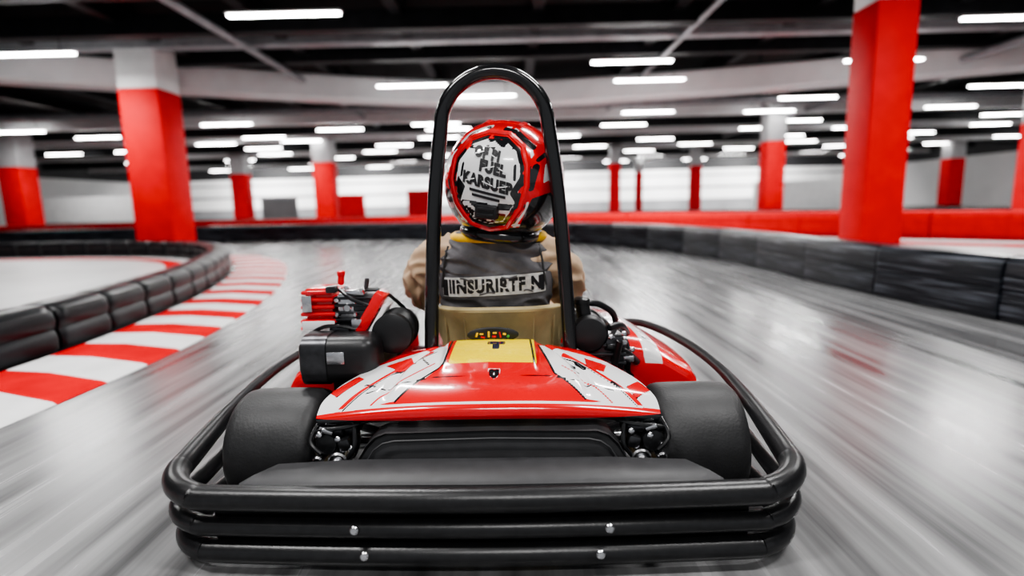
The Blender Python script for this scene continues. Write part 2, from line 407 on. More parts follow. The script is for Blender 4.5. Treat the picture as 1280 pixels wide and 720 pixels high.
# kerb
P = resample([Vector(p) for p in left_path][:8], .09)
bm = bmesh.new()
offs = [(.19, .004), (.21, .03), (.50, .035), (.83, .012), (.86, .003)]
rl = []
for i, (p, d) in enumerate(P):
    n_ = Vector((d.y, -d.x, 0))
    rl.append([bm.verts.new(p + n_*a + d*(-(a-.5)*.25) + Vector((0, 0, z))) for a, z in offs])
for i in range(len(rl)-1):
    mi = 0 if i % 6 < 3 else 1
    for j in range(len(offs)-1):
        f = bm.faces.new((rl[i][j], rl[i][j+1], rl[i+1][j+1], rl[i+1][j])); f.material_index = mi
kerb = obj('kerb', bm, [m_kred, m_kwhite])
tag(kerb, 'low kerb painted in red and white stripes curving round the left island', 'kerb')
# pale infield of the island with a red line
bm = bmesh.new()
inn = [p + Vector((-d.y, d.x, 0))*.16 for p, d in resample([Vector(p) for p in left_path], .3)]
top = [Vector((p.x, p.y, .005)) for p in inn]
vs = [bm.verts.new(p) for p in top] + [bm.verts.new((-15, .2, .005))]
bm.faces.new(vs); bmesh.ops.triangulate(bm, faces=bm.faces)
struct('trim_40', bm, m_infield, flat=True)
bm = bmesh.new()
rl = [[p+Vector((-d.y, d.x, 0))*a+Vector((0, 0, .009)) for a in (.45, .7)] for p, d in resample([Vector(p) for p in left_path], .3)]
rings(bm, rl, closed_ring=False, cap=False)
struct('trim_41', bm, m_kred, flat=True)
# pale run-off strip with a red line between the outer black and the red barriers
bm = bmesh.new()
a_ = resample([Vector(p) for p in right_path][1:8], .3); b2 = [(10.3, 6.3), (8.7, 8.7), (7.1, 10.3), (5.3, 12.2), (2.9, 14.7), (-.2, 16.9)]
vs = [bm.verts.new((p.x+d.y*.17, p.y-d.x*.17, .005)) for p, d in a_] + [bm.verts.new((x, y, .005)) for x, y in b2[::-1]] + [bm.verts.new((10.3, 1.5, .005))]
bm.faces.new(vs); bmesh.ops.triangulate(bm, faces=bm.faces)
struct('trim_42', bm, m_infield, flat=True)
bm = bmesh.new()
rings(bm, [[Vector((x-.55, y-.55, .009)), Vector((x-.95, y-.95, .009))] for x, y in b2], closed_ring=False, cap=False)
struct('trim_43', bm, m_kred, flat=True)

# ================================================================== GO-KART
KL = Vector((-.09, 1.1, 0)); KR = R(-1.5)
OFFX = .024                                   # seat sits slightly right of the kart's middle
kart = thing('go_kart', 'red and white racing go-kart with black tubular rear bumper carrying the helmeted driver', 'go-kart', KL, KR)

def rail_path(z, zs, w_=.750, y0=.035, rc=.14, fwd_pts=()):
    left = [(-w_, y0+rc, zs)]
    for a in range(0, 91, 15):
        left.append((-w_+rc-rc*math.cos(R(a)), y0+rc-rc*math.sin(R(a)), zs+(z-zs)*a/90))
    pts = left[1:]
    pts += [(-.3, y0-.014, z), (0, y0-.020, z), (.3, y0-.014, z)]
    pts += [(-x, y, zz) for x, y, zz in left[1:][::-1]]
    f = list(fwd_pts)
    return [(-x, y, zz) for x, y, zz in f[::-1]] + pts + f
tops = [(.752, .30, .222), (.748, .42, .25), (.735, .58, .282), (.705, .76, .305), (.655, .94, .32), (.585, 1.10, .325), (.51, 1.21, .30), (.46, 1.25, .25)]
bm = bmesh.new(); sweep(bm, crv(rail_path(.177, .196, fwd_pts=tops), 6), lambda p: .029-.013*sm(.12, .65, p.y), 18); rail = obj('bumper_rail', bm, m_tube, kart)
mids = [(.745, .30, .135), (.742, .5, .16), (.715, .72, .175), (.61, .95, .17)]
bm = bmesh.new(); sweep(bm, crv(rail_path(.109, .120, fwd_pts=mids), 6), lambda p: .0225-.006*sm(.12, .5, p.y), 16); rail2 = obj('bumper_rail', bm, m_tube, kart)
bm = bmesh.new(); sweep(bm, crv(rail_path(.047, .050, w_=.735, fwd_pts=[(.73, .3, .06), (.68, .4, .07), (.52, .42, .07)]), 6), .027, 16); rail3 = obj('bumper_rail', bm, m_tube, kart)
for x, z, par in ((-.27, .119, rail2), (.29, .119, rail2), (-.25, .060, rail3), (.27, .060, rail3)):
    bm = bmesh.new(); lathe(bm, (x, -.004 if par is rail2 else -.008, z), (0, -1, .25), [(0, .010), (.004, .010), (.007, .007)], 12); obj('bolt', bm, m_metal, par)
bm = bmesh.new(); box(bm, (0, .050, .110), (1.22, .012, .14), .005); obj('bumper_backing', bm, m_plastic, kart)
for x in (-.42, 0, .42):                         # brackets that tie the bumper to the frame
    bm = bmesh.new(); box(bm, (x, .12, .1), (.04, .14, .03), .005); obj('bumper_bracket', bm, m_dkmetal, kart)
# broad flat plate lying inside the bumper
bm = bmesh.new()
rl = []
for x, yb, yf, dz in ((-.560, .060, .080, -.022), (-.535, .052, .100, -.012), (-.49, .046, .136, -.002), (-.3, .042, .150, 0), (0, .038, .150, 0), (.3, .042, .150, 0), (.49, .046, .136, -.002), (.535, .052, .100, -.012), (.560, .060, .080, -.022)):
    rl.append([Vector((x, yb, .180+dz)), Vector((x, yb, .200+dz)), Vector((x, yb+.008, .206+dz)), Vector((x, yf-.008, .213+dz)), Vector((x, yf, .208+dz)), Vector((x, yf, .190+dz))])
rings(bm, rl); obj('bumper_plate', bm, m_panel, kart)
# rear cover block: raised trapezoid with sloping sides
bm = bmesh.new(); rl = []
for y, g in ((.160, -.012), (.150, -.004), (.148, 0), (.225, 0), (.23, -.01)):
    a = [(-.345, .150), (-.335, .195), (-.312, .235), (-.290, .256), (-.262, .266), (0, .270), (.262, .266), (.290, .256), (.312, .235), (.335, .195), (.345, .150)]
    rl.append([Vector((.025+x*(1+g), y+(z-.165)*.22, z+(g*.6 if z > .2 else 0))) for x, z in a])
rings(bm, rl); guard = obj('rear_guard', bm, m_panel, kart, ang=30)
bm = bmesh.new(); sweep(bm, [(.025+x, .145+(z-.165)*.22, z) for x, z in ((-.318, .165), (-.308, .200), (-.290, .228), (-.268, .243), (-.24, .249), (0, .253), (.24, .249), (.268, .243), (.290, .228), (.308, .200), (.318, .165))], .003, 6); obj('guard_rib', bm, m_panel, guard)
# frame + floor pan
bm = bmesh.new(); box(bm, (0, .95, .055), (.62, 1.5, .012), .004); obj('floor_pan', bm, m_dkmetal, kart)
bm = bmesh.new()
for s in (-1, 1):
    sweep(bm, crv([(s*.30, .16, .11), (s*.30, .5, .09), (s*.32, .9, .075), (s*.30, 1.4, .075), (s*.18, 1.75, .09)], 6), .017, 10)
    sweep(bm, [(s*.30, .55, .09), (s*.52, .66, .10), (s*.60, .72, .13)], .014, 8); sweep(bm, [(s*.31, 1.2, .08), (s*.5, 1.22, .12), (s*.60, 1.1, .16)], .014, 8)
for y in (.2, .6, 1.25): sweep(bm, [(-.31, y, .09), (.31, y, .09)], .015, 10)
sweep(bm, [(-.52, 1.45, .14), (.52, 1.45, .14)], .014, 8)
obj('chassis', bm, m_dkmetal, kart)
bm = bmesh.new(); cyl(bm, (-.50, .37, .157), (.50, .37, .157), .02, 16); axle = obj('rear_axle', bm, m_metal, kart)
bm = bmesh.new(); lathe(bm, (.2, .37, .157), (1, 0, 0), [(0, .03), (0, .085), (.008, .085), (.008, .03)], 32); obj('brake_disc', bm, m_metal, axle)
bm = bmesh.new(); lathe(bm, (-.22, .37, .157), (1, 0, 0), [(0, .03), (0, .07), (.008, .072), (.008, .03)], 32); obj('sprocket', bm, m_dkmetal, axle)

def wheel(x, y, Rr, wd, s):
    h = wd/2
    prof = [(-h+.02, Rr*.56), (-h+.004, Rr*.62), (-h, Rr*.78), (-h+.006, Rr*.9), (-h+.018, Rr*.965), (-h+.035, Rr*.99), (-h*.4, Rr), (h*.4, Rr), (h-.035, Rr*.99), (h-.018, Rr*.965), (h-.006, Rr*.9), (h, Rr*.78), (h-.004, Rr*.62), (h-.02, Rr*.56)]
    b_ = bmesh.new(); lathe(b_, (x, y, Rr), (1, 0, 0), prof, 48, cap=False, loop=True); t = obj('wheel', b_, m_tyre, kart, ang=60)
    b_ = bmesh.new()
    lathe(b_, (x, y, Rr), (1, 0, 0), [(-h+.012, Rr*.585), (-h+.03, Rr*.54), (-h+.07, Rr*.5), (h-.07, Rr*.5), (h-.03, Rr*.54), (h-.012, Rr*.585), (h-.02, Rr*.50), (h-.06, Rr*.2), (h-.06, .01), (-h+.06, .01), (-h+.06, Rr*.2), (-h+.02, Rr*.5)], 32, cap=False, loop=True)
    obj('rim', b_, m_metal, t)
    b_ = bmesh.new(); cyl(b_, (x-h*.9, y, Rr), (x+h*.9, y, Rr), .03, 16); obj('hub', b_, m_dkmetal, t)
for s in (-1, 1):
    wheel(s*.572, .365, .157, .24, s); wheel(s*.52, 1.47, .135, .14, s)
# bearing carriers, calipers and fittings beside the rear guard
for s in (-1, 1):
    x0 = s*.395+.015
    bm = bmesh.new()
    lathe(bm, (x0-.03, .30, .195), (1, 0, 0), [(0, .03), (.006, .046), (.018, .048), (.022, .04), (.032, .04), (.036, .05), (.052, .05), (.06, .03)], 24)
    box(bm, (x0-s*.015, .26, .250), (.08, .06, .030), .008); cyl(bm, (x0-.045, .235, .250), (x0+.02, .235, .250), .018, 16)
    obj('bearing_carrier', bm, m_dkmetal, kart)
    bm = bmesh.new(); lathe(bm, (x0+s*.022, .205, .222), (0, 1, -.1), [(0, .014), (.003, .026), (.012, .030), (.03, .030), (.034, .024), (.06, .024)], 20); obj('caliper', bm, m_tube, kart)
    bm = bmesh.new(); box(bm, (x0-s*.028, .215, .222), (.034, .04, .034), .009, Matrix.Rotation(R(18*s), 3, 'Y')); obj('clamp', bm, m_dkmetal, kart)
    bm = bmesh.new(); cyl(bm, (x0-s*.010, .19, .180), (x0-s*.010, .26, .180), .026, 24); cyl(bm, (x0-s*.010, .18, .180), (x0-s*.010, .195, .180), .014, 12); obj('caliper_piston', bm, m_metal, kart)
    bm = bmesh.new(); cyl(bm, (x0+s*.042, .19, .184), (x0+s*.042, .25, .184), .013, 14); obj('bleed_screw', bm, m_metal, kart)
    bm = bmesh.new(); box(bm, (x0+s*.015, .21, .258), (.03, .02, .012), .003, Matrix.Rotation(R(-20*s), 3, 'Y')); obj('bracket', bm, m_metal, kart)
    for q, zz in ((-.035, .250), (.012, .238), (.045, .212)):
        bm = bmesh.new(); lathe(bm, (x0+q, .204, zz), (0, -1, .3), [(0, .008), (.006, .008), (.008, .005)], 8); obj('bolt', bm, m_metal, kart)
    for a in ([(x0-s*.10, .25, .278), (x0-s*.04, .215, .267), (x0+s*.03, .21, .260), (x0+s*.06, .24, .24)], [(x0-s*.05, .22, .268), (x0-s*.055, .195, .22), (x0-s*.03, .20, .185)], [(x0+s*.05, .25, .265), (x0+s*.058, .20, .235), (x0+s*.03, .19, .205)]):
        bm = bmesh.new(); sweep(bm, crv(a, 6), .006, 8); obj('hose', bm, m_tube, kart)
for x in (-.2, -.08, .06, .18, .27):
    bm = bmesh.new(); box(bm, (x, .27, .280), (.05, .03, .02), .004); obj('engine_mount', bm, m_metal, kart)

# ---- engine cover (rear cowl)
rows = [(.195, .430, .290, .262), (.190, .438, .303, .275), (.20, .441, .325, .290), (.26, .436, .358, .316), (.34, .406, .383, .337), (.42, .345, .400, .359), (.48, .276, .408, .380), (.505, .252, .405, .380), (.515, .244, .388, .368)]
rc = crv([Vector((a, b_, c)) for a, b_, c, d in rows], 10); rd = crv([Vector((d, 0, 0)) for a, b_, c, d in rows], 10)
NX = 240; rl = []
def cowl_pt(q, e, s):
    y, hw, zm = q; x = hw*s; a = abs(s)
    f = 1-.16*(a/.56) if a < .56 else .84*(1-((a-.56)/.44))**.9        # flat top, crease, steep flank
    g = sm(.2, .3, y)
    z = e + (zm-e)*((1-g)*(1-a**2.3)+g*f)
    z += .012*(1-sm(.122, .142, abs(x)))*sm(.30, .38, y)
    z -= .011*math.exp(-((a-.60)/.03)**2)*sm(.21, .28, y)
    yy = y + .03*(a**2)*(1-sm(.19, .30, y)) 
    return Vector((x, yy, z))
for q, e in zip(rc, rd):
    r_ = [cowl_pt(q, e.x, -1) + Vector((.004, .01, -.035))]
    r_ += [cowl_pt(q, e.x, -1+2*i/NX) for i in range(NX+1)]
    r_ += [cowl_pt(q, e.x, 1) + Vector((-.004, .01, -.035))]
    rl.append(r_)
bm = bmesh.new(); rings(bm, rl, closed_ring=False, cap=False)
WL = [(-.445, .232), (-.44, .30), (-.35, .412), (-.128, .482), (-.120, .365), (-.165, .300), (-.235, .226), (-.34, .22)]
WR = [(.140, .475), (.33, .43), (.43, .32), (.445, .235), (.34, .222), (.25, .228), (.18, .310)]
RL = [[(-.30, .40), (-.23, .425), (-.205, .375), (-.25, .345)], [(-.43, .30), (-.37, .37), (-.345, .34), (-.40, .27)], [(.27, .42), (.33, .40), (.315, .345), (.27, .36)], [(.405, .33), (.43, .29), (.385, .25), (.365, .285)]]
def cowl_sdf(v):
    p = (v.x, v.y)
    wh = min(sd_poly(p, WL), sd_poly(p, WR))
    for a, b_, r_ in (((-.385, .225), (-.17, .44), .006), ((.395, .23), (.21, .43), .006), ((-.30, .222), (-.15, .37), .0025), ((.32, .226), (.20, .35), .0025)):
        wh = max(wh, -sd_seg(p, a, b_, r_))
    for q in RL: wh = max(wh, -sd_poly(p, q))
    yl = .200 + .03*(v.x/.44)**2                      # rim highlight painted as a thin white line above the lower lip
    wh = min(wh, max(abs(v.y-yl-.006)-.003, abs(v.x)-.40))
    em = sd_poly(p, [(.001, .322), (.031, .322), (.029, .296), (.016, .280), (.003, .296)])
    wh = min(wh, max(em-.002, -em-.0005), sd_seg(p, (.016, .312), (.016, .298), .002))
    ye = sd_poly(p, [(-.112, .348), (.132, .348), (.122, .60), (-.098, .60)])
    bl = min(sd_seg(p, (-.32, .262), (-.13, .300), .0028), sd_seg(p, (-.13, .300), (-.03, .295), .0025), sd_seg(p, (.33, .262), (.15, .300), .0028), sd_seg(p, (.15, .300), (.06, .295), .0025),
             sd_seg(p, (-.120, .362), (-.235, .224), .003), sd_seg(p, (.178, .312), (.252, .226), .003), sd_seg(p, (.140, .475), (.178, .312), .003),
             sd_seg(p, (-.372, .225), (-.157, .44), .002), sd_seg(p, (.382, .23), (.197, .43), .002),
             sd_seg(p, (.215, .385), (.235, .36), .006), sd_seg(p, (.242, .378), (.262, .345), .006), sd_seg(p, (.225, .345), (.245, .335), .004),
             sd_seg(p, (-.19, .395), (-.17, .365), .004), sd_seg(p, (-.33, .30), (-.30, .285), .004), sd_seg(p, (.33, .30), (.35, .275), .004),
             max(em+.0005, -sd_seg(p, (.016, .312), (.016, .298), .002)),
             v.z-.286 if v.y < .24 else 1)
    for q in RL: bl = min(bl, abs(sd_poly(p, q))-.0015)
    for s in (-1, 1): bl = min(bl, sd_seg(p, (s*.125, .345), (s*.115, .50), .003))
    bu = min(sd_poly(p, [(-.010, .470), (.042, .470), (.042, .448), (.026, .448), (.026, .415), (.006, .415), (.006, .448), (-.010, .448)]), 1)
    return (wh, ye, bl, bu)
cowl = obj('engine_cover', bm, sdf_mat('cowl_paint', RED, [(0, (.86, .86, .86)), (1, (1.0, .74, .0)), (2, (.01, .01, .012)), (3, (.010, .013, .04))], .18, 1), kart, ang=50)
set_sdf(cowl, cowl_sdf); cowl.location = (.012, 0, 0)
# oval badge standing on the front edge of the cover, over the yellow patch
bm = bmesh.new()
def oval(bm, cx, cy, cz, rx, rz, th, mi=0):
    rl_ = []
    for y, g in ((th, .9), (th*.6, 1), (-th*.6, 1), (-th, .9)):
        rl_.append([Vector((cx+rx*g*math.cos(2*PI*k/28), cy+y, cz+rz*g*math.sin(2*PI*k/28))) for k in range(28)])
    rings(bm, rl_, mi=mi)
BX, BZ = .004, .432
oval(bm, BX, .500, BZ, .078, .023, .006)
for dx, dz, w_, h_, rt, mi in ((-.048, .002, .006, .014, 20, 1), (-.034, .004, .012, .005, 0, 1), (-.030, -.006, .013, .005, 10, 2), (-.012, .003, .006, .018, 0, 1), (.004, -.004, .012, .006, 0, 2), (.006, .007, .012, .005, 0, 1), (.022, .001, .005, .018, -12, 2), (.035, .003, .010, .006, 15, 1), (.046, -.004, .008, .008, 30, 3)):
    box(bm, (BX+dx, .493, BZ+dz), (w_, .004, h_), .001, Matrix.Rotation(R(rt), 3, 'Y'), mi=mi)
obj('badge', bm, [m_ink, m_yellow, m_red, mat('green_mark', (.05, .3, .05), .5)], cowl)

# ---- roll hoop
hc = .037
pts = [(hc-.218, .50, .10), (hc-.214, .51, .30), (hc-.203, .52, .55), (hc-.180, .52, .85), (hc-.158, .52, 1.02)]
for a in range(165, 14, -15): pts.append((hc+.154*math.cos(R(a)), .52, 1.04+.152*math.sin(R(a))))
pts += [(hc*2-x, y, z) for x, y, z in pts[:5][::-1]]
bm = bmesh.new(); sweep(bm, crv(pts, 5), .0215, 18); hoop = obj('roll_hoop', bm, m_hoop, kart)
for s in (-1, 1):
    bm = bmesh.new(); cyl(bm, (hc+s*.218, .50, .09), (hc+s*.218, .50, .16), .03, 16); obj('clamp', bm, m_dkmetal, hoop)

# ---- seat
bm = bmesh.new(); rl = []
NT = 48
def seat_pt(th, t, off):
    zt = .492 - .15*sm(.50, .95, abs(th)/R(115)); z = .085 + t*(zt-.085)
    yb = .655 - .085*t; e = 2/3.4
    a = th; hw = .192+.012*t+off
    if abs(a) < PI/2:
        x = math.copysign(hw*abs(math.sin(a))**e, a); y = yb + .16 - (.16+off)*math.cos(a)**e
    else:
        x = math.copysign(hw, a); y = yb+.16+(abs(a)-PI/2)*.55
    return Vector((OFFX+.008+x, y, z))
for j in range(15):
    t = j/14; fl = .010*sm(.85, 1, t)
    ou = [seat_pt(R(115)*(2*i/NT-1), t, fl) for i in range(NT+1)]
    ii = [seat_pt(R(115)*(2*i/NT-1), t, -.016) for i in range(NT+1)]
    rl.append(ou + ii[::-1])
rings(bm, rl); box(bm, (OFFX+.01, .90, .082), (.38, .40, .02), .006)
seat = obj('seat', bm, m_seat, kart)
bm = bmesh.new(); sweep(bm, [seat_pt(R(115)*(2*i/NT-1), 1.0, 0) for i in range(NT+1)], .011, 8); obj('seat_rim', bm, m_seat, seat)
for a in (-48, -20, 20, 48):
    bm = bmesh.new(); sweep(bm, [seat_pt(R(a), .45+.5*i/8, .004) for i in range(9)], .0035, 6); obj('seat_seam', bm, m_seat, seat)

# ---- side pods
def pod(s):
    b_ = bmesh.new(); secs = []
    for y, xi, xo, zi, zo, zb in ((.60, .44, .655, .33, .24, .13), (.615, .425, .665, .36, .26, .11), (.68, .40, .665, .395, .275, .10), (.85, .375, .63, .41, .30, .10), (1.05, .36, .56, .40, .31, .10), (1.20, .36, .50, .37, .29, .10), (1.25, .38, .46, .33, .26, .12)):
        sec = [(xi, zb), (xi-.01, (zb+zi)/2), (xi, zi-.02), (xi+.02, zi), (xi+(xo-xi)*.35, zi-(zi-zo)*.10), (xi+(xo-xi)*.42, zi-(zi-zo)*.18), (xo-.016, zo+.010), (xo, zo-.015), (xo-.01, (zb+zo)/2-.02), (xo-.05, zb)]
        secs.append([Vector((s*x, y, z)) for x, z in sec])
    cc = [crv([q[i] for q in secs], 8) for i in range(10)]
    rings(b_, [[cc[i][k_] for i in range(10)] for k_ in range(len(cc[0]))])
    bmesh.ops.subdivide_edges(b_, edges=list(b_.edges), cuts=3, use_grid_fill=True)
    o = obj('side_pod', b_, sdf_mat('pod_paint', RED, [(0, (.8, .8, .8)), (1, (.012, .012, .014))], .22, .8), kart, ang=25)
    def f(v):
        p = (abs(v.x), v.y)
        wh = min(sd_poly(p, [(.495, .58), (.555, .58), (.53, .72), (.47, .86), (.45, .86)]), sd_poly(p, [(.595, .68), (.615, .68), (.55, .98), (.53, 1.0)]))
        bl = min(sd_poly(p, [(.36, .75), (.43, .58), (.455, .58), (.40, .95), (.36, 1.0)]), v.z-.15, sd_seg(p, (.50, .66), (.545, .68), .005), sd_seg(p, (.49, .70), (.53, .73), .004))
        return (wh, bl, 1, 1)
    set_sdf(o, f)
pod(-1); pod(1)

# ---- left engine
bm = bmesh.new()
box(bm, (-.405, .60, .36), (.16, .20, .22), .015); box(bm, (-.405, .585, .50), (.10, .13, .11), .01)
for q in range(5): box(bm, (-.405, .585, .462+q*.022), (.118, .15, .009), .003)
eng = obj('engine', bm, m_dkmetal, kart)
bm = bmesh.new()
for q in range(6): box(bm, (-.515, .575, .458+q*.022), (.115-.004*q, .13, .011), .003)
box(bm, (-.515, .575, .515), (.085, .10, .13), .008)
obj('cylinder_head', bm, m_red, eng)
bm = bmesh.new(); box(bm, (-.515, .509, .468), (.10, .004, .028), .0015); obj('head_decal', bm, m_whitegl, eng)
bm = bmesh.new(); box(bm, (-.545, .507, .535), (.03, .006, .05), .002); obj('head_plate', bm, m_metal, eng)
bm = bmesh.new(); box(bm, (-.43, .54, .525), (.05, .05, .075), .006); box(bm, (-.40, .53, .565), (.06, .045, .018), .005); cyl(bm, (-.425, .51, .52), (-.425, .53, .52), .014, 14); obj('carburettor', bm, m_metal, eng)
for x, z in ((-.455, .50), (-.455, .545), (-.40, .50), (-.40, .54), (-.42, .582), (-.375, .575)):
    bm = bmesh.new(); lathe(bm, (x, .512, z), (0, -1, .1), [(0, .008), (.007, .008), (.010, .005)], 6); obj('bolt', bm, m_metal, eng)
for x, y, z, sx, sz in ((-.44, .50, .458, .05, .02), (-.39, .50, .475, .035, .03), (-.465, .505, .58, .03, .02)):
    bm = bmesh.new(); box(bm, (x, y, z), (sx, .03, sz), .004); obj('bracket', bm, m_metal if sz > .02 else m_dkmetal, eng)
bm = bmesh.new(); box(bm, (-.365, .525, .485), (.034, .08, .19), .008, Matrix.Rotation(R(32), 3, 'Y')); obj('cowling', bm, m_red, eng)
bm = bmesh.new(); box(bm, (-.336, .52, .473), (.014, .082, .14), .004, Matrix.Rotation(R(32), 3, 'Y')); obj('cowling_stripe', bm, m_whitegl, eng)
bm = bmesh.new(); cyl(bm, (-.455, .56, .585), (-.452, .56, .618), .010, 10); lathe(bm, (-.452, .56, .612), (0, 0, 1), [(0, .010), (.005, .013), (.014, .013), (.018, .008)], 14); obj('spark_plug', bm, m_red, eng)
bm = bmesh.new(); cyl(bm, (-.38, .56, .56), (-.372, .56, .605), .007, 10); obj('choke_lever', bm, m_dkmetal, eng)
# black housing under the finned head, boxy with well rounded edges
bm = bmesh.new(); box(bm, (-.428, .45, .386), (.232, .13, .140), .040, seg=5)
muf = obj('exhaust_housing', bm, m_plastic, kart)
bm = bmesh.new(); sweep(bm, crv([(-.36, .46, .39), (-.33, .48, .39), (-.35, .54, .41), (-.40, .58, .40)], 6), .02, 12); obj('exhaust_pipe', bm, m_dkmetal, muf)
bm = bmesh.new(); box(bm, (-.49, .45, .386), (.012, .136, .146), .042, seg=5); obj('housing_strap', bm, m_dkmetal, muf)
bm = bmesh.new(); box(bm, (-.425, .383, .40), (.05, .004, .035), .001); obj('housing_plate', bm, m_metal, muf)
bm = bmesh.new()
lathe(bm, (-.285, .47, .445), (0, 1, 0), [(0, .02), (.002, .045), (.008, .06), (.018, .064)] + [(.02+q*.012+e, .064-d) for q in range(8) for e, d in ((0, 0), (.006, .005))] + [(.13, .06), (.14, .04)], 30)
obj('air_filter', bm, m_plastic, eng)
for a in ([(-.45, .53, .575), (-.40, .49, .55), (-.33, .50, .52), (-.28, .54, .48)], [(-.53, .50, .45), (-.48, .49, .47), (-.40, .49, .46), (-.35, .50, .42)], [(-.37, .55, .57), (-.32, .56, .56), (-.27, .60, .50)]):
    bm = bmesh.new(); sweep(bm, crv(a, 6), .006, 8); obj('cable', bm, m_tube, eng)

# ---- right side fittings
bm = bmesh.new(); lathe(bm, (.31, .52, .42), (0, 1, 0), [(0, .03), (.004, .05), (.014, .058), (.03, .058), (.034, .052), (.12, .052), (.126, .058), (.15, .058), (.156, .04)], 28)
tank = obj('oil_canister', bm, m_plastic, kart)
bm = bmesh.new(); cyl(bm, (.30, .57, .46), (.29, .57, .515), .022, 16); lathe(bm, (.29, .57, .512), (0, 0, 1), [(0, .026), (.012, .026), (.018, .018)], 16); obj('cap', bm, m_tube, tank)
bm = bmesh.new(); box(bm, (.36, .60, .33), (.12, .12, .16), .012)
for q in range(5): box(bm, (.36, .535, .27+q*.028), (.125, .012, .012), .003)
obj('battery_box', bm, m_dkmetal, kart)
for a in ([(.27, .60, .50), (.34, .62, .50), (.40, .66, .46), (.42, .70, .40)], [(.37, .53, .44), (.41, .56, .44), (.44, .62, .40)], [(.36, .53, .38), (.42, .55, .36), (.47, .60, .31)], [(.40, .52, .40), (.38, .53, .30), (.35, .50, .24)]):
    bm = bmesh.new(); sweep(bm, crv(a, 6), .011, 10); obj('hose', bm, m_tube, kart)
bm = bmesh.new(); box(bm, (.405, .545, .375), (.03, .006, .05), .002, Matrix.Rotation(R(25), 3, 'Y')); obj('fitting', bm, m_metal, kart)
bm = bmesh.new(); box(bm, (.43, .55, .335), (.04, .006, .02), .002); obj('fitting', bm, m_metal, kart)
for x, z in ((.375, .41), (.415, .42), (.44, .37), (.39, .34)):
    bm = bmesh.new(); lathe(bm, (x, .535, z), (0, -1, .1), [(0, .009), (.007, .009), (.010, .005)], 6); obj('bolt', bm, m_metal, kart)

# ---- steering and nose
PX = -.006                                    # driver's middle
sw_c = Vector((.015+PX, 1.16, .56)); sup = Vector((0, .55, .835)).normalized(); snn = Vector((0, -.835, .55)).normalized()
bm = bmesh.new(); sweep(bm, [sw_c + Vector((1, 0, 0))*.145*math.cos(2*PI*k/40) + sup*.145*math.sin(2*PI*k/40) for k in range(40)], .014, 12, closed=True)
sw = obj('steering_wheel', bm, m_tube, kart)
bm = bmesh.new()
for a in (90, 210, 330):
    q = sw_c + Vector((1, 0, 0))*.14*math.cos(R(a)) + sup*.14*math.sin(R(a)); sweep(bm, [sw_c, q], .011, 8)
lathe(bm, sw_c-snn*.02, snn, [(0, .035), (.03, .035), (.035, .028)], 20); obj('wheel_spokes', bm, m_dkmetal, sw)
bm = bmesh.new(); sweep(bm, [sw_c-snn*.01, (.015, 1.45, .10)], .012, 10); obj('steering_column', bm, m_dkmetal, kart)
bm = bmesh.new(); secs = []
for y, hw, z0, z1 in ((1.60, .30, .09, .30), (1.68, .34, .07, .32), (1.80, .36, .06, .27), (1.90, .33, .06, .20), (1.95, .26, .08, .15)):
    secs.append([Vector((hw*x, y-.06*x*x, z0+(z1-z0)*z)) for x, z in ((-1, .1), (-1, .5), (-.8, .8), (-.4, .95), (0, 1), (.4, .95), (.8, .8), (1, .5), (1, .1), (.5, 0), (-.5, 0))])
cc = [crv([q[i] for q in secs], 5) for i in range(11)]
rings(bm, [[cc[i][k_] for i in range(11)] for k_ in range(len(cc[0]))]); obj('nose_cone', bm, m_red, kart)
for s in (-1, 1):
    bm = bmesh.new(); box(bm, (s*.13+PX, 1.62, .15), (.07, .02, .11), .006, Matrix.Rotation(R(-25), 3, 'X')); sweep(bm, [(s*.13+PX, 1.63, .12), (s*.13+PX, 1.60, .06)], .008, 8); obj('pedal', bm, m_metal, kart)

# ================================================================== DRIVER
V = []; E = []; RD = []
def vtx(p, r, par=None):
    V.append(Vector(p)); RD.append(r if isinstance(r, tuple) else (r, r))
    if par is not None: E.append((par, len(V)-1))
    return len(V)-1
pel = vtx((.03, .83, .25), (.14, .115)); bel = vtx((.02, .775, .39), (.145, .105), pel); che = vtx((.012, .735, .55), (.150, .105), bel)
uch = vtx((.012, .728, .635), (.13, .09), che); nck = vtx((.03, .722, .75), .056, uch); hd = vtx((.05, .70, .86), .095, nck); vtx((.055, .695, .96), .085, hd)
for s in (-1, 1):
    sh = vtx((.012+s*.195, .728, .655), .072, uch); me_ = vtx((.012+s*.250, .775, .575), .070, sh); el = vtx((.012+s*.268, .865, .49), .062, me_)
    fa = vtx((.012+s*.235, .985, .52), .052, el); wr = vtx((.012+s*.172, 1.085, .545), .034, fa); pa = vtx((.012+s*.168, 1.125, .555), (.03, .034), wr)
    cx = .015
    for k_, (o_, ln) in enumerate(((-.036, .85), (-.012, .97), (.012, 1.0), (.036, .92))):
        base = Vector((cx+s*.168, 1.14, .557)) + sup*o_
        f1 = vtx(base, .0125, pa); f2 = vtx(base+Vector((s*.006, .034*ln, .012)), .011, f1)
        f3 = vtx(base+Vector((-s*.018, .045*ln, .012)), .010, f2); vtx(base+Vector((-s*.040, .030*ln, .0)), .009, f3)
    t1 = vtx((cx+s*.148, 1.125, .585), .0135, pa); t2 = vtx((cx+s*.126, 1.14, .598), .0115, t1); vtx((cx+s*.115, 1.16, .60), .010, t2)
    hp = vtx((.02+s*.10, .90, .215), .095, pel); th = vtx((.012+s*.15, 1.09, .31), .085, hp); kn = vtx((.012+s*.175, 1.26, .385), .066, th)
    ca = vtx((.012+s*.16, 1.41, .30), .058, kn); an = vtx((.012+s*.14, 1.55, .16), .04, ca); hl = vtx((.012+s*.14, 1.575, .105), .036, an); vtx((.012+s*.135, 1.59, .19), .03, an)
me = bpy.data.meshes.new('person'); me.from_pydata(V, E, [])
